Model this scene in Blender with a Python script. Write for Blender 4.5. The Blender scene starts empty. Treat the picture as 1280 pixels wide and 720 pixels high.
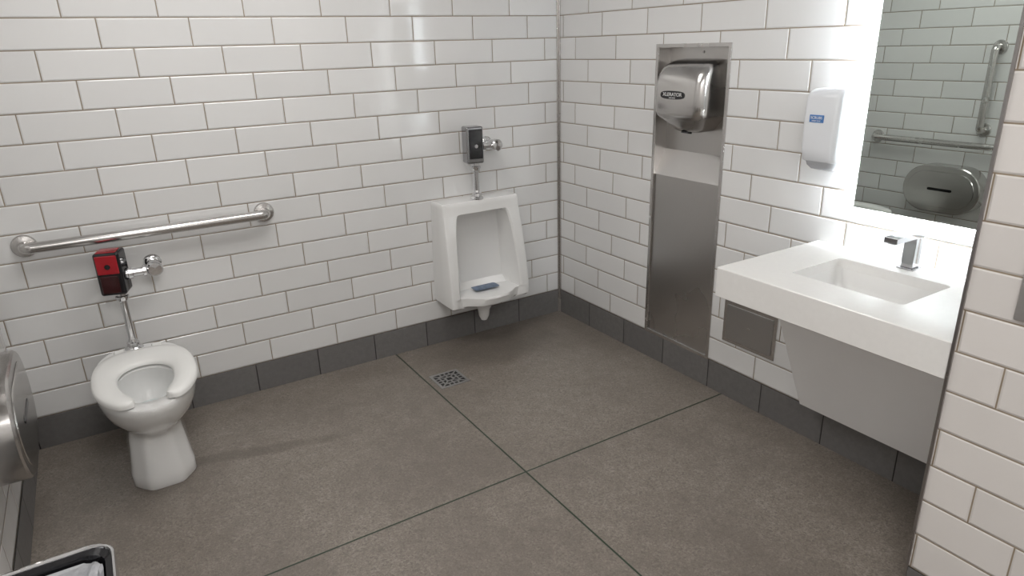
import bpy, bmesh, math, random
from mathutils import Vector, Matrix
random.seed(4)
XW,YW,XL,XP,YP=2.3004,3.2069,-0.449,1.7464,0.735
ZB,TH,TW=0.1444,0.1125,0.33
CEIL=2.6; YF=-1.3
scene=bpy.context.scene
COL=bpy.context.collection

# ---------------------------------------------------------------- materials
def newmat(name):
    m=bpy.data.materials.new(name); m.use_nodes=True
    nt=m.node_tree; b=nt.nodes['Principled BSDF']; return m,nt,b
def math_n(nt,op,a,b=None,c=None):
    n=nt.nodes.new('ShaderNodeMath'); n.operation=op
    for i,v in enumerate((a,b,c)):
        if v is None: continue
        if isinstance(v,(int,float)): n.inputs[i].default_value=v
        else: nt.links.new(v,n.inputs[i])
    return n.outputs[0]
def maprange(nt,v,a,b,c=0.0,d=1.0,smooth=False):
    n=nt.nodes.new('ShaderNodeMapRange')
    if smooth: n.interpolation_type='SMOOTHSTEP'
    nt.links.new(v,n.inputs[0])
    for i,x in zip((1,2,3,4),(a,b,c,d)): n.inputs[i].default_value=x
    return n.outputs[0]
def mixcol(nt,f,a,b):
    n=nt.nodes.new('ShaderNodeMix'); n.data_type='RGBA'
    if isinstance(f,(int,float)): n.inputs[0].default_value=f
    else: nt.links.new(f,n.inputs[0])
    for idx,v in ((6,a),(7,b)):
        if isinstance(v,tuple): n.inputs[idx].default_value=(*v,1)
        else: nt.links.new(v,n.inputs[idx])
    return n.outputs[2]
def noise(nt,vec,scale,detail=3,rough=.5):
    n=nt.nodes.new('ShaderNodeTexNoise'); n.inputs['Scale'].default_value=scale
    n.inputs['Detail'].default_value=detail; n.inputs['Roughness'].default_value=rough
    if vec is not None: nt.links.new(vec,n.inputs['Vector'])
    return n.outputs[0]
def bump(nt,h,dist,strength=1.0):
    n=nt.nodes.new('ShaderNodeBump'); n.inputs['Distance'].default_value=dist; n.inputs['Strength'].default_value=strength
    nt.links.new(h,n.inputs['Height']); return n.outputs[0]
def simple(name,col,rough=.4,metal=0.0,coat=0.0,nscale=None,namp=.05,bumpd=None,spec=None):
    m,nt,b=newmat(name)
    b.inputs['Roughness'].default_value=rough; b.inputs['Metallic'].default_value=metal
    b.inputs['Coat Weight'].default_value=coat
    g=nt.nodes.new('ShaderNodeTexCoord')
    f=noise(nt,g.outputs['Object'],nscale or 12,3)
    c2=tuple(max(0,x*(1-namp*2)) for x in col)
    nt.links.new(mixcol(nt,f,c2,tuple(min(1,x*(1+namp)) for x in col)),b.inputs['Base Color'])
    if bumpd: nt.links.new(bump(nt,f,bumpd),b.inputs['Normal'])
    return m
def tile_mat(name,axis,sign,s0,i0,tile=(.765,.765,.76)):
    m,nt,b=newmat(name)
    geo=nt.nodes.new('ShaderNodeNewGeometry'); sep=nt.nodes.new('ShaderNodeSeparateXYZ')
    nt.links.new(geo.outputs['Position'],sep.inputs[0])
    s=math_n(nt,'MULTIPLY',sep.outputs[axis],sign); z=sep.outputs[2]
    zz=math_n(nt,'DIVIDE',math_n(nt,'SUBTRACT',z,ZB),TH)
    i=math_n(nt,'FLOOR',zz); fz=math_n(nt,'SUBTRACT',zz,i)
    u=math_n(nt,'ADD',math_n(nt,'DIVIDE',math_n(nt,'SUBTRACT',s,s0),TW),math_n(nt,'DIVIDE',math_n(nt,'SUBTRACT',i,i0),3.0))
    ui=math_n(nt,'FLOOR',u); fu=math_n(nt,'SUBTRACT',u,ui)
    du=math_n(nt,'MULTIPLY',math_n(nt,'MINIMUM',fu,math_n(nt,'SUBTRACT',1.0,fu)),TW)
    dz=math_n(nt,'MULTIPLY',math_n(nt,'MINIMUM',fz,math_n(nt,'SUBTRACT',1.0,fz)),TH)
    d=math_n(nt,'MINIMUM',du,dz)
    mask=maprange(nt,d,.0014,.0025)
    comb=nt.nodes.new('ShaderNodeCombineXYZ'); nt.links.new(ui,comb.inputs[0]); nt.links.new(i,comb.inputs[1]); comb.inputs[2].default_value=axis*3.3
    wn=nt.nodes.new('ShaderNodeTexWhiteNoise'); nt.links.new(comb.outputs[0],wn.inputs[0])
    r=wn.outputs[0]
    sr=nt.nodes.new('ShaderNodeSeparateColor'); nt.links.new(wn.outputs[1],sr.inputs[0])
    tc=mixcol(nt,r,tuple(x*.93 for x in tile),tile)
    gn=noise(nt,geo.outputs['Position'],9,3)
    gc=mixcol(nt,gn,(.17,.125,.08),(.36,.29,.205))
    nt.links.new(mixcol(nt,mask,gc,tc),b.inputs['Base Color'])
    nt.links.new(maprange(nt,mask,0,1,.8,.08),b.inputs['Roughness'])
    edge=maprange(nt,d,.0012,.007,0,1,True)
    wv=noise(nt,geo.outputs['Position'],7,1)
    tilt=math_n(nt,'ADD',math_n(nt,'MULTIPLY',math_n(nt,'SUBTRACT',sr.outputs[0],.5),fu),math_n(nt,'MULTIPLY',math_n(nt,'SUBTRACT',sr.outputs[1],.5),fz))
    h=math_n(nt,'ADD',edge,math_n(nt,'ADD',math_n(nt,'MULTIPLY',wv,.6),math_n(nt,'MULTIPLY',tilt,.6)))
    nt.links.new(bump(nt,h,.0020,1.0),b.inputs['Normal'])
    b.inputs['Specular IOR Level'].default_value=.8
    return m
def base_mat(name,axis,origin):
    m,nt,b=newmat(name)
    geo=nt.nodes.new('ShaderNodeNewGeometry'); sep=nt.nodes.new('ShaderNodeSeparateXYZ')
    nt.links.new(geo.outputs['Position'],sep.inputs[0])
    u=math_n(nt,'DIVIDE',math_n(nt,'SUBTRACT',origin,sep.outputs[axis]),.3044)
    fu=math_n(nt,'FRACT',math_n(nt,'ADD',u,100.0)); cell=math_n(nt,'FLOOR',math_n(nt,'ADD',u,100.0))
    d=math_n(nt,'MULTIPLY',math_n(nt,'MINIMUM',fu,math_n(nt,'SUBTRACT',1.0,fu)),.3044)
    d=math_n(nt,'MINIMUM',d,math_n(nt,'SUBTRACT',ZB+.001,sep.outputs[2]))
    mask=maprange(nt,d,.0018,.0028)
    n=noise(nt,geo.outputs['Position'],40,5,.7)
    col=mixcol(nt,n,(.112,.108,.106),(.215,.208,.202))
    wn=nt.nodes.new('ShaderNodeTexWhiteNoise'); wn.noise_dimensions='1D'; nt.links.new(cell,wn.inputs['W'])
    col=mixcol(nt,math_n(nt,'MULTIPLY',wn.outputs[0],.35),col,(.09,.087,.085))
    nt.links.new(mixcol(nt,mask,(.018,.016,.014),col),b.inputs['Base Color'])
    b.inputs['Roughness'].default_value=.45
    nt.links.new(bump(nt,maprange(nt,d,.001,.004),.0015),b.inputs['Normal'])
    return m
def blob(nt,sep,P,cx,cy,rx,ry,slope=0.0,amp=3.0,nsc=9):
    sx=math_n(nt,'DIVIDE',math_n(nt,'SUBTRACT',sep.outputs[0],cx),rx)
    yy=math_n(nt,'SUBTRACT',math_n(nt,'SUBTRACT',sep.outputs[1],cy),math_n(nt,'MULTIPLY',math_n(nt,'SUBTRACT',sep.outputs[0],cx),slope))
    sy=math_n(nt,'DIVIDE',yy,ry)
    rr=math_n(nt,'ADD',math_n(nt,'MULTIPLY',sx,sx),math_n(nt,'MULTIPLY',sy,sy))
    rr=math_n(nt,'ADD',rr,math_n(nt,'MULTIPLY',math_n(nt,'SUBTRACT',noise(nt,P,nsc,4),.5),amp))
    return maprange(nt,rr,.1,1.7,1,0,True)
def floor_mat():
    m,nt,b=newmat('speckled concrete')
    geo=nt.nodes.new('ShaderNodeNewGeometry'); P=geo.outputs['Position']
    sep=nt.nodes.new('ShaderNodeSeparateXYZ'); nt.links.new(P,sep.inputs[0])
    fine=noise(nt,P,190,3,.7); mid=noise(nt,P,13,6,.7); big=noise(nt,P,1.5,5,.6)
    vor=nt.nodes.new('ShaderNodeTexVoronoi'); vor.inputs['Scale'].default_value=150; nt.links.new(P,vor.inputs['Vector'])
    vc=nt.nodes.new('ShaderNodeSeparateColor'); nt.links.new(vor.outputs[1],vc.inputs[0])
    c=mixcol(nt,maprange(nt,fine,.35,.65),(.166,.143,.121),(.294,.260,.226))
    c=mixcol(nt,math_n(nt,'MULTIPLY',maprange(nt,vc.outputs[0],.7,.85),.42),c,(.37,.335,.295))
    c=mixcol(nt,math_n(nt,'MULTIPLY',maprange(nt,vc.outputs[1],.75,.9),.45),c,(.095,.082,.07))
    c=mixcol(nt,math_n(nt,'MULTIPLY',maprange(nt,mid,.40,.62),.36),c,(.142,.121,.101))
    c=mixcol(nt,math_n(nt,'MULTIPLY',maprange(nt,big,.42,.60),.48),c,(.138,.118,.100))
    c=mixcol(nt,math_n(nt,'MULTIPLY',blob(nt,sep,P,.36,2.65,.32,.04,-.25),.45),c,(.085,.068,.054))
    c=mixcol(nt,math_n(nt,'MULTIPLY',blob(nt,sep,P,1.70,2.95,.35,.18,0,2.2,5),.42),c,(.085,.072,.06))  # dark patch below the urinal: floor stain plus its shadow painted into the colour
    dx=math_n(nt,'ABSOLUTE',math_n(nt,'SUBTRACT',sep.outputs[0],1.1959))
    dy=math_n(nt,'ABSOLUTE',math_n(nt,'SUBTRACT',sep.outputs[1],1.8981))
    d=math_n(nt,'MINIMUM',dx,dy)
    mask=maprange(nt,d,.0026,.0040)
    nt.links.new(mixcol(nt,mask,(.022,.042,.024),c),b.inputs['Base Color'])
    nt.links.new(maprange(nt,big,.35,.65,.30,.44),b.inputs['Roughness'])
    h=math_n(nt,'ADD',math_n(nt,'MULTIPLY',fine,.15),mask)
    nt.links.new(bump(nt,h,.0012),b.inputs['Normal'])
    return m
def metal(name,col=(.62,.60,.58),rough=.3,stretch=(1,1,1),amp=.0004,var=.12,rv=.15,bs=5):
    m,nt,b=newmat(name)
    b.inputs['Metallic'].default_value=1.0
    tc=nt.nodes.new('ShaderNodeTexCoord'); mp=nt.nodes.new('ShaderNodeMapping'); mp.inputs['Scale'].default_value=stretch
    nt.links.new(tc.outputs['Object'],mp.inputs[0])
    n=noise(nt,mp.outputs[0],60,3,.6)
    big=noise(nt,tc.outputs['Object'],bs,3)
    nt.links.new(mixcol(nt,n,tuple(x*(1-var) for x in col),col),b.inputs['Base Color'])
    nt.links.new(maprange(nt,big,.3,.7,rough*(1-rv),rough*(1+rv)),b.inputs['Roughness'])
    if amp: nt.links.new(bump(nt,n,amp),b.inputs['Normal'])
    return m
def emis(name,col,st):
    m,nt,b=newmat(name); b.inputs['Base Color'].default_value=(*col,1)
    b.inputs['Emission Color'].default_value=(*col,1); b.inputs['Emission Strength'].default_value=st
    return m
M_back=tile_mat('back wall tiles',0,1,.1171,13)
M_right=tile_mat('right wall tiles',1,-1,-1.734,12)
M_part=tile_mat('partition tiles',1,-1,-.617,5,(.76,.73,.705))
M_left=tile_mat('left wall tiles',1,1,0.07,4)
M_front=tile_mat('front wall tiles',0,-1,0.0,4)
M_bb_x=base_mat('grey base tiles x',0,XW); M_bb_y=base_mat('grey base tiles y',1,YW)
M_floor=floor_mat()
M_ceil=simple('ceiling paint',(.75,.75,.75),.8)
M_china=simple('vitreous china',(.80,.80,.79),.09,coat=.5,namp=.01)
M_seat=simple('seat plastic',(.82,.82,.80),.25,namp=.01)
M_counter=simple('white quartz',(.82,.81,.79),.22,namp=.02,nscale=60)
M_basin=simple('basin china',(.80,.795,.78),.12,coat=.4,namp=.01)
M_apron=simple('apron laminate',(.94,.94,.94),.16,namp=.01,coat=.4)
M_white=simple('white plastic',(.78,.80,.83),.22,namp=.01)
M_greyp=simple('smoky plastic',(.45,.46,.48),.25)
M_blackp=simple('gloss black plastic',(.012,.012,.014),.08)
M_dark=simple('dark void',(.02,.02,.02),.6)
M_red=simple('red gloss plastic',(.36,.010,.018),.12,coat=.5)
M_dred=simple('dark red gloss plastic',(.035,.005,.006),.1,coat=.5)
M_blue=simple('blue print',(.08,.22,.52),.4)
M_bluescreen=simple('blue rubber mat',(.16,.22,.32),.5,namp=.45,nscale=30)
M_chrome=metal('chrome',(.74,.74,.75),.06,amp=0,var=.02)
M_fchrome=metal('faucet chrome',(.40,.40,.41),.12,amp=0,var=.02)
M_dchrome=metal('dark chrome',(.36,.36,.37),.10,amp=0,var=.02)
M_steel_v=metal('brushed steel sheet',(.54,.525,.51),.28,(14,14,.25),.00001,.08,.05,2)
M_steel_h=metal('brushed steel cover',(.60,.585,.57),.22,(.3,.3,10),.00003,.08)
M_steel=metal('satin steel tube',(.60,.585,.57),.25,(3,3,3),0,.06)
M_steel_r=metal('matt steel cover',(.66,.65,.64),.36,(3,3,3),0,.06)
M_steel_p=metal('panel steel',(.52,.52,.52),.33,(3,3,3),0,.06,.05,2)
M_steel_d=metal('dull steel',(.40,.385,.375),.30,(1,1,1),0)
M_grate=simple('drain steel',(.33,.325,.32),.40,metal=.5)
M_mirror=metal('mirror silvering',(.66,.72,.69),.004,amp=0,var=0.0)
M_led=emis('mirror led strip',(.90,.96,1.0),240)
M_bag=simple('bin liner film',(.42,.43,.45),.3,bumpd=.01,nscale=25)
M_badge=simple('badge black',(.02,.02,.022),.25)
M_letter=simple('badge lettering',(.80,.80,.80),.4)

# ---------------------------------------------------------------- geometry helpers
class Geo:
    def __init__(s): s.v=[]; s.f=[]
    def add(s,vs,fs):
        o=len(s.v); s.v+= [Vector(v) for v in vs]; s.f+=[tuple(i+o for i in f) for f in fs]; return s
    def box(s,lo,hi):
        x0,y0,z0=lo; x1,y1,z1=hi
        return s.add([(x0,y0,z0),(x1,y0,z0),(x1,y1,z0),(x0,y1,z0),(x0,y0,z1),(x1,y0,z1),(x1,y1,z1),(x0,y1,z1)],
            [(0,3,2,1),(4,5,6,7),(0,1,5,4),(1,2,6,5),(2,3,7,6),(3,0,4,7)])
    def loft(s,rings,cap0=True,cap1=True):
        n=len(rings[0]); vs=[p for r in rings for p in r]; fs=[]
        for k in range(len(rings)-1):
            for i in range(n):
                j=(i+1)%n; fs.append((k*n+i,k*n+j,(k+1)*n+j,(k+1)*n+i))
        if cap0: fs.append(tuple(reversed(range(n))))
        if cap1: fs.append(tuple((len(rings)-1)*n+i for i in range(n)))
        return s.add(vs,fs)
    def cyl(s,a,b,r,r2=None,n=28):
        return s.rev([(0,r),((Vector(b)-Vector(a)).length,r if r2 is None else r2)],a,Vector(b)-Vector(a),n)
    def rev(s,prof,org,axis,n=32):
        a=Vector(axis).normalized(); t=Vector((0,0,1)) if abs(a.z)<.9 else Vector((1,0,0))
        e1=a.cross(t).normalized(); e2=a.cross(e1); org=Vector(org)
        rings=[[org+a*h+(e1*math.cos(2*math.pi*i/n)+e2*math.sin(2*math.pi*i/n))*max(r,1e-4) for i in range(n)] for h,r in prof]
        return s.loft(rings)
    def tube(s,pts,r,n=20,fillet=.04,steps=8):
        P=[Vector(p) for p in pts]; path=[P[0]]
        for i in range(1,len(P)-1):
            a=(P[i-1]-P[i]); b=(P[i+1]-P[i]); f=min(fillet,a.length*.45,b.length*.45)
            p0=P[i]+a.normalized()*f; p1=P[i]+b.normalized()*f
            for k in range(steps+1):
                t=k/steps; path.append(p0*(1-t)**2+P[i]*2*t*(1-t)+p1*t*t)
        path.append(P[-1])
        rings=[];up=None
        for i,p in enumerate(path):
            d=(path[min(i+1,len(path)-1)]-path[max(i-1,0)]).normalized()
            if up is None:
                t=Vector((0,0,1)) if abs(d.z)<.9 else Vector((1,0,0)); up=d.cross(t).normalized()
            up=(up-d*up.dot(d)).normalized(); e2=d.cross(up)
            rings.append([p+(up*math.cos(2*math.pi*k/n)+e2*math.sin(2*math.pi*k/n))*r for k in range(n)])
        return s.loft(rings)
    def xf(s,M):
        s.v=[M@v for v in s.v]; return s
def rrect(cx,cy,hx,hy,r,z,k=6):
    pts=[]; r=min(r,hx*.999,hy*.999)
    for sx,sy,a0 in ((1,1,0),(-1,1,90),(-1,-1,180),(1,-1,270)):
        for i in range(k+1):
            a=math.radians(a0+90*i/k); pts.append(Vector((cx+sx*(hx-r)+r*math.cos(a),cy+sy*(hy-r)+r*math.sin(a),z)))
    return pts
def make(geo,name,mat,parent=None,bevel=0,smooth=True,angle=38,seg=2,label=None,subsurf=0):
    me=bpy.data.meshes.new(name); me.from_pydata([tuple(v) for v in geo.v],[],geo.f); me.update()
    bm=bmesh.new(); bm.from_mesh(me); bmesh.ops.recalc_face_normals(bm,faces=bm.faces)
    for f in bm.faces: f.smooth=smooth
    for e in bm.edges:
        if len(e.link_faces)==2 and e.calc_face_angle(0)>math.radians(angle): e.smooth=False
    bm.to_mesh(me); bm.free(); me.materials.append(mat)
    o=bpy.data.objects.new(name,me); COL.objects.link(o)
    if parent: o.parent=parent; o.matrix_parent_inverse=parent.matrix_world.inverted()
    if bevel:
        b=o.modifiers.new('bevel','BEVEL'); b.width=bevel; b.segments=seg; b.limit_method='ANGLE'; b.angle_limit=math.radians(38); b.harden_normals=True
    if subsurf:
        q=o.modifiers.new('sub','SUBSURF'); q.levels=subsurf; q.render_levels=subsurf
    if label: o['label']=label
    return o
def thing(name,loc,label,cat,group=None):
    e=bpy.data.objects.new(name,None); e.empty_display_size=.05; e.location=loc; COL.objects.link(e)
    e['label']=label; e['category']=cat
    if group: e['group']=group
    bpy.context.view_layer.update(); return e
def struct(o): o['kind']='structure'; return o
def text_mesh(body,size,M,mat,parent,name='lettering',ext=.0004,sx=1.0):
    cu=bpy.data.curves.new(name,'FONT'); cu.body=body; cu.size=size; cu.extrude=ext; cu.align_x='CENTER'; cu.align_y='CENTER'
    t=bpy.data.objects.new(name+'_tmp',cu); COL.objects.link(t); bpy.context.view_layer.update()
    me=bpy.data.meshes.new_from_object(t.evaluated_get(bpy.context.evaluated_depsgraph_get()))
    bpy.data.objects.remove(t); me.transform(M@Matrix.Diagonal((sx,1,1,1))); me.materials.clear(); me.materials.append(mat)
    o=bpy.data.objects.new(name,me); COL.objects.link(o); o.parent=parent; o.matrix_parent_inverse=parent.matrix_world.inverted(); return o
def face_negx(x,y,z):
    return Matrix(((0,0,-1,x),(-1,0,0,y),(0,1,0,z),(0,0,0,1)))

# ---------------------------------------------------------------- room shell
T=.12
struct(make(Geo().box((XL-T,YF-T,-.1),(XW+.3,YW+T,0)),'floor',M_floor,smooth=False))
struct(make(Geo().box((XL-T,YF-T,CEIL),(XW+.3,YW+T,CEIL+.1)),'ceiling',M_ceil,smooth=False))
struct(make(Geo().box((XL-T,YW,0),(XW+.3,YW+T,CEIL)),'wall_back',M_back,smooth=False))
struct(make(Geo().box((XL-T,YF,0),(XL,YW,CEIL)),'wall_left',M_left,smooth=False))
struct(make(Geo().box((XL-T,YF-T,0),(XW+.3,YF,CEIL)),'wall_front',M_front,smooth=False))
Y1,Y2,ZT,ZR=2.4341,1.9957,1.5619,.1397
RD=.072
g=Geo()
i1,i2,zt,zr=Y1-.012,Y2+.012,ZT-.012,ZR+.012
g.box((XW,YP,0),(XW+.16,i2,CEIL)); g.box((XW,i1,0),(XW+.16,YW,CEIL)); g.box((XW,i2,0),(XW+.16,i1,zr)); g.box((XW,i2,zt),(XW+.16,i1,CEIL))
struct(make(g,'wall_right',M_right,smooth=False))
struct(make(Geo().box((XP,YF,0),(XW+.16,YP,CEIL)),'wall_partition',M_part,smooth=False))
BT=.004
struct(make(Geo().box((XL,YW-BT,0),(XW,YW,ZB)),'baseboard_back',M_bb_x,bevel=.001))
struct(make(Geo().box((XW-BT,YP,0),(XW,YW-BT,ZB)),'baseboard_right',M_bb_y,bevel=.001))
struct(make(Geo().box((XL,YF,0),(XL+BT,YW-BT,ZB)),'baseboard_left',M_bb_y,bevel=.001))
struct(make(Geo().box((XP-BT,YF,0),(XP,YP,ZB)),'baseboard_partition',M_bb_y,bevel=.001))
g=Geo().box((XW-.016,YW-.007,0),(XW,YW,CEIL)); g.box((XW-.007,YW-.020,0),(XW,YW-.007,CEIL))
struct(make(g,'trim_1',M_steel,bevel=.001))
g=Geo().box((XP-.006,YP-.004,0),(XP+.012,YP+.004,CEIL))
struct(make(g,'trim_2',M_steel_d,bevel=.001))

# ---------------------------------------------------------------- grab bars
def grab_bar(p0,p1,nrm,label,name='grab_bar'):
    p0=Vector(p0);p1=Vector(p1);n=Vector(nrm); off=.062; r=.0215
    e=thing(name,p0,label,'grab bar')
    a=p0+n*off; b=p1+n*off
    make(Geo().tube([p0,a,b,p1],r,fillet=.055),'bar',M_steel,e)
    for q in (p0,p1):
        make(Geo().rev([(0,.045),(.005,.045),(.011,.041),(.014,.028),(.016,.022)],q,n),'wall_flange',M_steel,e)
    return e
grab_bar((-.298,YW,.8825),(.622,YW,.8825),(0,-1,0),'long brushed steel grab bar fixed above the toilet')
grab_bar((XL,2.88,.872),(XL,1.85,.872),(1,0,0),'brushed steel horizontal grab bar on the tiled side wall')
grab_bar((XL,2.185,.97),(XL,2.185,1.48),(1,0,0),'short brushed steel vertical grab bar on the tiled side wall')

# ---------------------------------------------------------------- toilet
TX=.002
NE=72
def egg(z,hw,yf,yb,n=NE,pb=2.8,pf=2.0,ymid=None):
    ym=ymid if ymid is not None else yf+(yb-yf)*.48
    pts=[]
    for i in range(n):
        a=2*math.pi*i/n; c,s=math.cos(a),math.sin(a)
        p=pb if s>0 else pf
        x=hw*math.copysign(abs(c)**(2/p),c); y=(yb-ym if s>0 else ym-yf)*math.copysign(abs(s)**(2/p),s)
        pts.append(Vector((TX+x,ym+y,z)))
    return pts
toilet=thing('toilet',(TX,2.85,0),'white floor-mounted toilet with open-front seat beside the tiled wall','toilet')
def foot(z,hw,yf,yb,fr=.50,ch=.07):
    ym=yf+(yb-yf)*.48
    poly=[(hw,ym),(hw,yb-.03),(hw-.03,yb),(-hw+.03,yb),(-hw,yb-.03),(-hw,ym),(-hw,yf+ch),(-hw*fr,yf),(hw*fr,yf),(hw,yf+ch),(hw,ym)]
    seg=[6,6,12,6,6,6,8,8,8,6]
    pts=[]
    for k,nn in enumerate(seg):
        for j in range(nn):
            t=j/nn; pts.append(Vector((TX-.006+poly[k][0]*(1-t)+poly[k+1][0]*t, poly[k][1]*(1-t)+poly[k+1][1]*t, z)))
    for _ in range(2):
        pts=[(pts[i-1]+pts[i]*2+pts[(i+1)%NE])/4 for i in range(NE)]
    return pts
def mixr(a,b,t): return [p.lerp(q,t) for p,q in zip(a,b)]
def blend(z,hw,yf,yb,t): return mixr(foot(z,hw,yf,yb),egg(z,hw,yf,yb),t)
rings=[foot(0,.112,2.60,3.05),foot(.006,.115,2.597,3.052),foot(.05,.114,2.599,3.051),foot(.08,.108,2.606,3.045),foot(.13,.102,2.620,3.04),foot(.18,.096,2.636,3.03)]
rings+=[blend(.205,.096,2.635,3.03,.35),blend(.222,.103,2.62,3.04,.75)]
S=[(.240,.120,2.595,3.055),(.265,.140,2.558,3.07),(.295,.156,2.523,3.085),(.335,.169,2.488,3.10),(.37,.175,2.468,3.115),(.395,.176,2.46,3.12),(.405,.172,2.465,3.118)]
rings+=[egg(z,h,a,b) for z,h,a,b in S]
rings+= [egg(.405,.118,2.53,2.87,pb=2.1),egg(.398,.108,2.54,2.86,pb=2.1),egg(.35,.112,2.54,2.87,pb=2.1),egg(.30,.098,2.57,2.85,pb=2.1),egg(.25,.072,2.62,2.83,pb=2),egg(.215,.05,2.67,2.80,pb=2)]
make(Geo().loft(rings),'bowl',M_china,toilet,angle=50)
m_water=simple('still water',(.55,.60,.60),.02)
make(Geo().loft([egg(.268,.079,2.605,2.838,pb=2),egg(.27,.079,2.605,2.838,pb=2)]),'water',m_water,toilet)
def seat_geo():
    g=Geo(); rings=[]; n=80; gap=24
    for k in range(n+1):
        a=math.radians(-90+gap+(360-2*gap)*k/n); c,s=math.cos(a),math.sin(a)
        def E(hw,yf,yb,pb):
            ym=2.735; p=pb if s>0 else 2.0
            return Vector((TX+.003+hw*math.copysign(abs(c)**(2/p),c), ym+(yb-ym if s>0 else ym-yf)*math.copysign(abs(s)**(2/p),s),0))
        o=E(.182,2.448,3.02,2.9); q=E(.096,2.52,2.86,2.1)
        x=min(k,n-k)/4.0
        wd=1.0 if x>=1 else max(.22,math.sqrt(1-(1-x)**2))
        prof=[(0,.003),(0,.016),(.08,.024),(.3,.028),(.6,.027),(.9,.022),(1,.012),(1,.003),(.5,0)]
        rings.append([o.lerp(q,.5+(t-.5)*wd)+Vector((0,0,.408+h)) for t,h in prof])
    nn=len(rings[0]); vs=[p for r in rings for p in r]; fs=[]
    for k in range(len(rings)-1):
        for i in range(nn):
            j=(i+1)%nn; fs.append((k*nn+i,k*nn+j,(k+1)*nn+j,(k+1)*nn+i))
    fs.append(tuple(reversed(range(nn)))); fs.append(tuple((len(rings)-1)*nn+i for i in range(nn)))
    return g.add(vs,fs)
make(seat_geo(),'seat',M_seat,toilet,angle=60)
for sx in (-1,1):
    make(Geo().box((TX+sx*.07-.02,3.0,.404),(TX+sx*.07+.02,3.045,.43)),'hinge',M_seat,toilet,bevel=.008,seg=3)

# ---------------------------------------------------------------- flush valves
def flush_valve(x,y,zb,zt,ztube,label,redtop,w,dpt,yaw,sx,sz):
    e=thing('flush_valve',(x,YW,zb),label,'flush valve')
    R=Matrix.Translation((x,y,0))@Matrix.Rotation(yaw,4,'Z')
    hw=w/2; hd=dpt/2
    make(Geo().box((-hw,-hd,zb+.02),(hw,hd,zt)).xf(R),'sensor_housing',M_blackp if redtop else M_dchrome,e,bevel=.010,seg=4)
    if redtop:
        make(Geo().box((-hw+.007,-hd-.004,zb+.110),(hw-.010,-hd+.004,zt-.009)).xf(R),'sensor_cover',M_red,e,bevel=.004)
        make(Geo().box((-hw+.010,-hd+.010,zt-.003),(hw-.014,hd-.02,zt+.003)).xf(R),'top_cover',M_red,e,bevel=.002)
        make(Geo().box((-hw+.010,-hd-.003,zb+.030),(hw-.018,-hd+.004,zb+.104)).xf(R),'sensor_window',M_dred,e,bevel=.004)
        make(Geo().rev([(0,.011),(.003,.010)],R@Vector((0,-hd-.003,zb+.142)),R.to_3x3()@Vector((0,-1,0)),20),'sensor_button',M_blackp,e)
    else:
        make(Geo().box((-hw+.012,-hd-.004,zb+.045),(hw-.006,-hd+.004,zt-.014)).xf(R),'sensor_window',M_blackp,e,bevel=.004)
        make(Geo().rev([(0,.010),(.003,.009)],R@Vector((.004,-hd-.003,zb+.11)),R.to_3x3()@Vector((0,-1,0)),20),'sensor_button',M_steel_d,e)
    make(Geo().rev([(0,.020),(.012,.026),(.02,.026),(.022,.019),(.04,.019)],(x+.012,y,zb-.018),(0,0,1)),'coupling_nut',M_chrome,e)
    make(Geo().cyl((x+.012,y,ztube+.01),(x+.012,y,zb+.01),.0145),'flush_tube',M_chrome,e)
    make(Geo().rev([(0,.036),(.004,.036),(.010,.031),(.014,.026),(.03,.024),(.034,.018),(.045,.0155)],(x+.012,y,ztube),(0,0,1)),'spud_flange',M_chrome,e)
    zs=sz
    make(Geo().rev([(0,.020),(.02,.020),(.022,.025),(.038,.025),(.040,.018),(.075,.018),(.077,.024),(.088,.024)],(x+.03,y,zs),(1,0,0)),'supply_pipe',M_chrome,e)
    make(Geo().rev([(0,.018),(.035,.018),(.05,.025),(.085,.026),(.095,.024),(.10,.031),(.125,.031),(.131,.026),(.133,.001)],(sx,YW,zs),(0,-1,0)),'control_stop',M_chrome,e)
    make(Geo().rev([(0,.036),(.004,.036),(.012,.028),(.016,.020)],(sx,YW,zs),(0,-1,0)),'wall_flange',M_chrome,e)
    return e
flush_valve(-.022,3.085,.645,.842,.407,'chrome toilet flush valve with red and black sensor box',True,.096,.095,-.30,.130,.735)
flush_valve(1.680,3.105,.985,1.193,.816,'chrome urinal flush valve with glossy black sensor box',False,.092,.08,-.15,1.815,1.085)

# ---------------------------------------------------------------- urinal
UX=1.697
urinal=thing('urinal',(UX,YW,.22),'white wall-hung china urinal with raised side shields','urinal')
def uring(z,W,D,hw,cd,bulge=0):
    c=.009
    P=[(-W,0),(-W,-D*.5),(-W,-D+c),(-W+c*.3,-D+c*.3),(-W+c,-D),(-(W+hw)/2+.004,-D),(-hw-.008,-D),(-hw,-D+min(.008,cd))]
    inner=[(-hw+.008,-D+cd*.70),(-hw*.86,-D+cd*.94),(-hw*.5,-D+cd)]
    half=P+inner
    if cd<1e-3:
        half=P[:6]+[(-hw-.004,-D+bulge*.10),(-hw+.012,-D+bulge*.30),(-hw*.80,-D+bulge*.15),(-hw*.62,-D-bulge*.45),(-hw*.38,-D-bulge*.92)]
    pts=half+[(0,-D+cd if cd>=1e-3 else -D-bulge*1.05)]+[(-x,y) for x,y in reversed(half)]
    return [Vector((UX+x,YW+y,z)) for x,y in pts]
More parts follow.
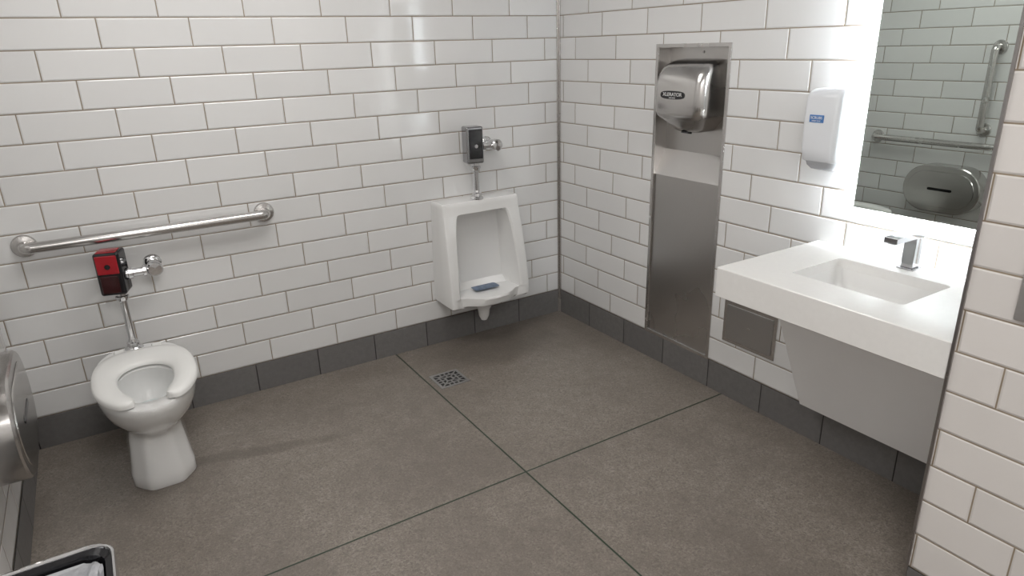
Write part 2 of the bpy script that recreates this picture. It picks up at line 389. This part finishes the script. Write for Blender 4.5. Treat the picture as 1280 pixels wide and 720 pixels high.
S=[(.232,.10,.11,.07,0,0),(.246,.19,.17,.12,0,.01),(.254,.232,.20,.17,0,.025),(.264,.241,.210,.185,0,.045),(.30,.243,.212,.190,0,.055),(.310,.243,.212,.192,0,.049),
   (.316,.243,.212,.188,.03,0),(.314,.243,.212,.188,.13,0),(.345,.243,.210,.188,.165,0),(.45,.241,.198,.182,.160,0),(.55,.238,.182,.175,.142,0),(.65,.235,.165,.166,.122,0),(.70,.232,.154,.158,.104,0),(.735,.231,.147,.150,.072,0),(.748,.230,.144,.142,.02,0),(.752,.230,.143,.138,0,0),
   (.790,.229,.138,.13,0,0),(.810,.228,.135,.13,0,0),(.815,.224,.130,.12,0,0)]
make(Geo().loft([uring(*s) for s in S]),'urinal_body',M_china,urinal,angle=40,bevel=.003,seg=3)
make(Geo().rev([(0,.001),(.004,.018),(.03,.030),(.07,.036),(.11,.06),(.13,.07)],(UX-.005,YW-.12,.125),(0,0,1)),'outlet_trap',M_china,urinal)
sc=thing('urinal_screen',(UX,YW-.15,.335),'dull blue rubber splash screen lying in the urinal','urinal screen')
g=Geo().loft([rrect(UX+.0,YW-.14,.075,.035,.012,.3275),rrect(UX+.0,YW-.14,.075,.035,.012,.3290),rrect(UX+.0,YW-.14,.073,.033,.012,.3293)])
make(g,'screen_mat',M_bluescreen,sc)

# ---------------------------------------------------------------- recessed hand dryer unit
rec=thing('dryer_recess_panel',(XW,2.215,ZR),'tall recessed brushed steel wall panel framing the hand dryer','recessed steel panel')
e_=.0
g=Geo(); fw=.016; x0=XW-.005; x1=XW-e_
for a,b in (((Y2,ZR),(Y2+fw,ZT)),((Y1-fw,ZR),(Y1,ZT)),((Y2+fw,ZT-fw),(Y1-fw,ZT)),((Y2+fw,ZR),(Y1-fw,ZR+fw))):
    g.box((x0,a[0],a[1]),(x1,b[0],b[1]))
make(g,'frame',M_steel,rec,bevel=.001)
a,b,c,d=i2+.002,i1-.002,zr+.002,zt-.002
g=Geo(); 
prof=[(XW+RD,d),(XW+RD,1.085),(XW+.014,.985),(XW+.006,.970),(XW+.006,c)]
vs=[];fs=[]
for x,z in prof: vs+= [(x,a,z),(x,b,z)]
for k in range(len(prof)-1): fs.append((2*k,2*k+1,2*k+3,2*k+2))
g.add(vs,fs); make(g,'back_sheet',M_steel_v,rec,smooth=False)
g=Geo(); g.box((XW,a-.0015,c),(XW+RD,a,d)); g.box((XW,b,c),(XW+RD,b+.0015,d)); g.box((XW,a,d),(XW+RD,b,d+.0015))
make(g,'side_return',M_steel_v,rec,smooth=False)
make(Geo().rev([(0,.006),(.003,.005)],(XW+RD,2.215,1.525),(-1,0,0),16),'screw',M_steel_d,rec)

dry=thing('hand_dryer',(XW+RD,2.215,1.19),'rounded brushed steel electric hand dryer on the recessed panel','hand dryer')
bx=XW+RD-.001; cy=2.207
S=[(1.187,.055,.082),(1.192,.075,.097),(1.205,.092,.112),(1.225,.108,.127),(1.245,.128,.145),(1.258,.141,.157),(1.275,.146,.164),(1.31,.148,.168),(1.36,.148,.167),(1.40,.147,.162),(1.43,.146,.153),(1.455,.144,.138),(1.473,.141,.119),(1.486,.135,.093),(1.494,.122,.062),(1.497,.10,.03)]
rings=[]
for z,hw,dp in S:
    r=min(.045,dp*.6,hw*.6)
    ring=[(0,-hw),(dp*.4,-hw)]
    for k in range(9):
        t=math.radians(90*k/8); ring.append((dp-r+r*math.sin(t), -hw+r-r*math.cos(t)))
    mid=[(dp+.004,-hw*.45),(dp+.006,0),(dp+.004,hw*.45)]
    full=ring+mid+[(x,-y) for x,y in reversed(ring)]
    rings.append([Vector((bx-x,cy+y,z)) for x,y in full])
make(Geo().loft(rings),'cover',M_steel_h,dry,angle=70)
make(Geo().rev([(0,.024),(.006,.024),(.007,.018)],(bx-.085,cy,1.188),(-.2,0,-1),24),'air_outlet',M_blackp,dry)
bz=1.352; bxx=bx-.167-.0062; bcy=cy+.012
n=40; rr=[]
for dx in (0,.004):
    rr.append([Vector((bxx+.004-dx-.0008,bcy+.072*math.copysign(abs(math.cos(t))**.6,math.cos(t)),bz+.0175*math.copysign(abs(math.sin(t))**.75,math.sin(t)))) for t in [2*math.pi*i/n for i in range(n)]])
make(Geo().loft(rr),'badge',M_badge,dry,angle=60)
text_mesh('XLERATOR',.0215,face_negx(bxx-.0012,bcy,bz+.002),M_letter,dry,'badge_lettering',sx=1.06)
text_mesh('HAND DRYER',.006,face_negx(bxx-.0012,bcy,bz-.0118),M_letter,dry,'badge_lettering')

# ---------------------------------------------------------------- soap dispenser
sd=thing('soap_dispenser',(XW,1.49,1.12),'white plastic soap dispenser with small blue label beside the mirror','soap dispenser')
S=[(1.150,.063,.093),(1.156,.066,.102),(1.20,.068,.110),(1.30,.069,.112),(1.375,.068,.108),(1.393,.066,.098),(1.401,.060,.08),(1.403,.050,.06)]
rings=[[Vector((XW-dp/2+q.x,q.y,q.z)) for q in rrect(0,1.49,dp/2,hw,.020,z)] for z,hw,dp in S]
make(Geo().loft(rings),'body',M_white,sd,angle=60)
S=[(1.118,.040,.06),(1.122,.046,.078),(1.135,.055,.09),(1.152,.060,.093)]
rings=[[Vector((XW-dp/2+q.x,q.y,q.z)) for q in rrect(0,1.49,dp/2,hw,.025,z)] for z,hw,dp in S]
make(Geo().loft(rings),'push_bar',M_greyp,sd,angle=60)
make(Geo().box((XW-.1145,1.472,1.290),(XW-.111,1.527,1.316)),'label_plate',M_blue,sd,bevel=.001)
text_mesh('SCRUBS',.013,face_negx(XW-.1152,1.4995,1.306),M_letter,sd,'label_lettering')
text_mesh('HAND SOAP',.006,face_negx(XW-.1152,1.4995,1.2955),M_letter,sd,'label_lettering')

# ---------------------------------------------------------------- backlit mirror
mi=thing('backlit_mirror',(XW,1.13,1.0),'tall rectangular backlit mirror glowing along its edges','mirror')
my0,my1,mz0,mz1=.90,1.3612,1.0024,1.93
make(Geo().box((XW-.042,my0,mz0),(XW-.037,my1,mz1)),'mirror_glass',M_mirror,mi,smooth=False)
make(Geo().box((XW-.030,my0+.050,mz0+.050),(XW-e_,my1-.050,mz1-.050)),'backing_box',M_white,mi)
g=Geo(); q=.030
g.box((XW-.036,my0+q,mz0+q),(XW-.026,my0+q+.012,mz1-q)); g.box((XW-.036,my1-q-.012,mz0+q),(XW-.026,my1-q,mz1-q))
g.box((XW-.036,my0+q+.012,mz0+q),(XW-.026,my1-q-.012,mz0+q+.012)); g.box((XW-.036,my0+q+.012,mz1-q-.012),(XW-.026,my1-q-.012,mz1-q))
make(g,'light_strip',M_led,mi,smooth=False)

# ---------------------------------------------------------------- sink
CT,CB=.8397,.735; cx0,cx1,cy0,cy1=XP-.002,XW-e_,YP+.004,1.508
sink=thing('wash_basin_counter',(XW,1.12,.2),'thick white wall-mounted counter with recessed rectangular basin','sink')
ccx,ccy=(cx0+cx1)/2,(cy0+cy1)/2; hx,hy=(cx1-cx0)/2,(cy1-cy0)/2
bcx,bcyy,bhx,bhy=2.03,1.138,.135,.187
k=8
R_=[rrect(bcx,bcyy,bhx,bhy,.016,CB+.01,k),rrect(bcx,bcyy,bhx,bhy,.016,CT-.0008,k),rrect(bcx,bcyy,bhx+.0008,bhy+.0008,.0165,CT,k),
    rrect(ccx,ccy,hx-.0025,hy-.0025,.003,CT,k),rrect(ccx,ccy,hx,hy,.005,CT-.0025,k),rrect(ccx,ccy,hx,hy,.005,CB+.002,k),rrect(ccx,ccy,hx-.002,hy-.002,.003,CB,k),rrect(bcx,bcyy,bhx,bhy,.016,CB,k)]
make(Geo().loft(R_,cap0=False,cap1=False),'countertop',M_counter,sink,angle=25)
B=[(CT-.022,.003,.018),(CT-.035,.0,.020),(CT-.085,-.006,.024),(CT-.105,-.011,.03),(CT-.113,-.020,.034),(CT-.117,-.04,.03),(CT-.121,-.11,.02)]
make(Geo().loft([rrect(bcx,bcyy,bhx+o,bhy+o,r,z,k) for z,o,r in B],cap0=False,cap1=True),'basin',M_basin,sink,angle=50)
make(Geo().rev([(0,.022),(.003,.021),(.004,.012)],(bcx,bcyy,CT-.121),(0,0,1)),'drain_cap',M_chrome,sink)
prof=[(1.95,CB),(2.20,.195),(XW-e_,.195),(XW-e_,CB)]
ya,yb=YP+.004,1.43
vs=[(x,ya,z) for x,z in prof]+[(x,yb,z) for x,z in prof]
make(Geo().add(vs,[(0,1,2,3),(7,6,5,4),(0,4,5,1),(1,5,6,2),(2,6,7,3),(3,7,4,0)]),'apron_panel',M_apron,sink,bevel=.003)

fa=thing('faucet',(2.24,1.125,CT),'square chrome single-post faucet on the white counter','faucet')
make(Geo().box((2.210,1.097,CT),(2.268,1.153,CT+.005)),'base_plate',M_fchrome,fa,bevel=.001)
make(Geo().box((2.219,1.105,CT+.005),(2.260,1.145,CT+.108)),'post',M_fchrome,fa,bevel=.002)
make(Geo().box((2.098,1.103,CT+.108),(2.264,1.147,CT+.128)),'spout',M_fchrome,fa,bevel=.002)
make(Geo().box((2.106,1.113,CT+.104),(2.128,1.137,CT+.1085)),'aerator',M_steel_d,fa)

# ---------------------------------------------------------------- access panel
ap=thing('access_panel',(XW,1.78,.27),'small square stainless steel access panel set in the tiles','access panel')
make(Geo().box((XW-.004,1.640,.272),(XW-e_,1.922,.472)),'frame',M_steel,ap,bevel=.001)
make(Geo().box((XW-.008,1.658,.290),(XW-.004,1.904,.454)),'panel_door',M_steel_p,ap,bevel=.001)
make(Geo().rev([(0,.008),(.002,.007),(.0025,.003)],(XW-.008,1.781,.372),(-1,0,0),24),'lock',M_steel,ap)

# ---------------------------------------------------------------- floor drain
fd=thing('floor_drain',(1.305,2.775,0),'square metal floor drain grate set in the concrete','floor drain')
g=Geo(); c0,c1,f=2.775-.078,2.775+.078,.013; a0,a1=1.305-.078,1.305+.078
g.box((a0,c0,0),(a1,c0+f,.003)); g.box((a0,c1-f,0),(a1,c1,.003)); g.box((a0,c0+f,0),(a0+f,c1-f,.003)); g.box((a1-f,c0+f,0),(a1,c1-f,.003))
make(g,'frame',M_grate,fd)
make(Geo().box((a0+f,c0+f,.0002),(a1-f,c1-f,.0008)),'drain_well',M_dark,fd)
g=Geo()
mx,my=1.305,2.775
def bar(p,q,hw_,z):
    p=Vector((*p,z));q=Vector((*q,z)); d_=(q-p).normalized(); n_=Vector((-d_.y,d_.x,0))*hw_
    q4=[p-n_,q-n_,q+n_,p+n_]; g.loft([[v-Vector((0,0,.0018)) for v in q4],q4])
for s_ in (.018,.042):
    for p,q in (((-s_,-s_),(s_,-s_)),((s_,-s_),(s_,s_)),((s_,s_),(-s_,s_)),((-s_,s_),(-s_,-s_))):
        bar((mx+p[0],my+p[1]),(mx+q[0],my+q[1]),.0045,.0026)
E_=.066
for p,q in (((-E_,-E_),(-.012,-.012)),((E_,E_),(.012,.012)),((-E_,E_),(-.012,.012)),((E_,-E_),(.012,-.012)),((-E_,0),(-.018,0)),((E_,0),(.018,0)),((0,-E_),(0,-.018)),((0,E_),(0,.018)),
            ((-E_,-.024),(-.042,-.024)),((-E_,.024),(-.042,.024)),((E_,-.024),(.042,-.024)),((E_,.024),(.042,.024)),((-.024,-E_),(-.024,-.042)),((.024,-E_),(.024,-.042)),((-.024,E_),(-.024,.042)),((.024,E_),(.024,.042))):
    bar((mx+p[0],my+p[1]),(mx+q[0],my+q[1]),.004,.0024)
make(g,'grate',M_grate,fd)

# ---------------------------------------------------------------- toilet paper dispenser
tp=thing('toilet_paper_dispenser',(XL,2.33,.4),'oval stainless twin-roll toilet paper dispenser on the side wall','toilet paper dispenser')
def stad(x,hw,hh,r,cyy=2.33,cz=.57):
    return [Vector((x,q.x,q.y)) for q in rrect(cyy,cz,hw,hh,r,0,10)]
make(Geo().loft([stad(XL+e_,.25,.158,.156),stad(XL+.114,.25,.158,.156),stad(XL+.120,.244,.152,.150)]),'housing',M_steel_h,tp,angle=22)
make(Geo().loft([stad(XL+.1205,.215,.12,.115),stad(XL+.1235,.213,.118,.114)]),'face_plate',M_steel_h,tp,angle=22)
make(Geo().loft([stad(XL+.1235,.08,.009,.008,2.33,.57),stad(XL+.125,.08,.009,.008,2.33,.57)]),'sight_window',M_blackp,tp,angle=22)
# ---------------------------------------------------------------- paper towel dispenser on partition
pt=thing('paper_towel_dispenser',(XP,.5,.945),'stainless steel cabinet fixed to the tiled partition','paper towel dispenser')
make(Geo().box((XP-.012,.33,.945),(XP-e_,.622,1.32)),'cabinet_body',M_steel_r,pt,bevel=.003)
make(Geo().box((XP-.015,.345,.96),(XP-.012,.607,1.305)),'cabinet_door',M_steel_r,pt,bevel=.002)

# ---------------------------------------------------------------- bin
bi=thing('waste_bin',(-.27,1.33,0),'black waste bin with shiny steel rim and crumpled grey liner','waste bin')
bx_,by_,bh=-.276,1.315,.60; hX,hY=.150,.165
make(Geo().loft([rrect(bx_,by_,hX-.01,hY-.01,.04,0),rrect(bx_,by_,hX-.006,hY-.006,.045,.01),rrect(bx_,by_,hX-.004,hY-.004,.05,bh-.02),rrect(bx_,by_,hX-.016,hY-.016,.045,bh-.02),rrect(bx_,by_,hX-.022,hY-.022,.04,.02)]),'body',M_blackp,bi,angle=50)
make(Geo().loft([rrect(bx_,by_,hX,hY,.05,bh-.03),rrect(bx_,by_,hX,hY,.05,bh-.003),rrect(bx_,by_,hX-.002,hY-.002,.05,bh),rrect(bx_,by_,hX-.006,hY-.006,.046,bh),rrect(bx_,by_,hX-.008,hY-.008,.044,bh-.004),rrect(bx_,by_,hX-.010,hY-.010,.044,bh-.02)],cap0=False,cap1=False),'rim',M_chrome,bi,angle=50)
make(Geo().loft([rrect(bx_,by_,hX-.0085,hY-.0085,.044,bh-.006),rrect(bx_,by_,hX-.020,hY-.020,.04,bh-.012),rrect(bx_,by_,hX-.022,hY-.022,.04,bh-.10)],cap0=False,cap1=False),'inner_sleeve',M_blackp,bi,angle=50)
rings=[]
for kk,(z,o) in enumerate(((bh-.024,.026),(bh-.032,.034),(bh-.044,.044),(bh-.058,.055),(bh-.046,.070),(bh-.062,.085),(bh-.052,.10),(bh-.065,.115),(bh-.06,.135))):
    ring=rrect(bx_,by_,hX-o,hY-o,.035,z,12); L=len(ring)
    ph=kk*.7
    rings.append([p+Vector((0,0,(.008*math.sin(9*2*math.pi*i/L+ph)+.006*math.sin(5*2*math.pi*i/L-ph*1.7)+random.uniform(-.004,.004))*(0.3 if kk==0 else 1))) for i,p in enumerate(ring)])
make(Geo().loft(rings,cap0=False),'liner',M_bag,bi,angle=40)

# ---------------------------------------------------------------- lights
def area(name,loc,sx,sy,pw,col=(1,.972,.948)):
    l=bpy.data.lights.new(name,'AREA'); l.shape='RECTANGLE'; l.size=sx; l.size_y=sy; l.energy=pw; l.color=col
    o=bpy.data.objects.new(name,l); o.location=loc; COL.objects.link(o); return o
area('ceiling_light',(.65,2.1,CEIL-.02),1.2,.8,21)
area('ceiling_light',(.15,-.3,CEIL-.02),1.0,.9,34)
w=bpy.data.worlds.new('world'); scene.world=w; w.use_nodes=True
w.node_tree.nodes['Background'].inputs[0].default_value=(.8,.8,.8,1); w.node_tree.nodes['Background'].inputs[1].default_value=.05

# ---------------------------------------------------------------- camera
yaw,pitch,roll,f=.5473,-.3455,-.0295,842.34
F=Vector((math.sin(yaw)*math.cos(pitch),math.cos(yaw)*math.cos(pitch),math.sin(pitch)))
r0=Vector((math.cos(yaw),-math.sin(yaw),0)); u0=r0.cross(F)
R=r0*math.cos(roll)+u0*math.sin(roll); U=-r0*math.sin(roll)+u0*math.cos(roll)
cd=bpy.data.cameras.new('camera'); cam=bpy.data.objects.new('camera',cd); COL.objects.link(cam)
Mx=Matrix((R,U,-F)).transposed().to_4x4(); Mx.translation=Vector((0,0,1.5752)); cam.matrix_world=Mx
cd.sensor_width=36; cd.lens=f/1280*36; cd.clip_start=.02
scene.camera=cam
scene.view_settings.view_transform='Standard'
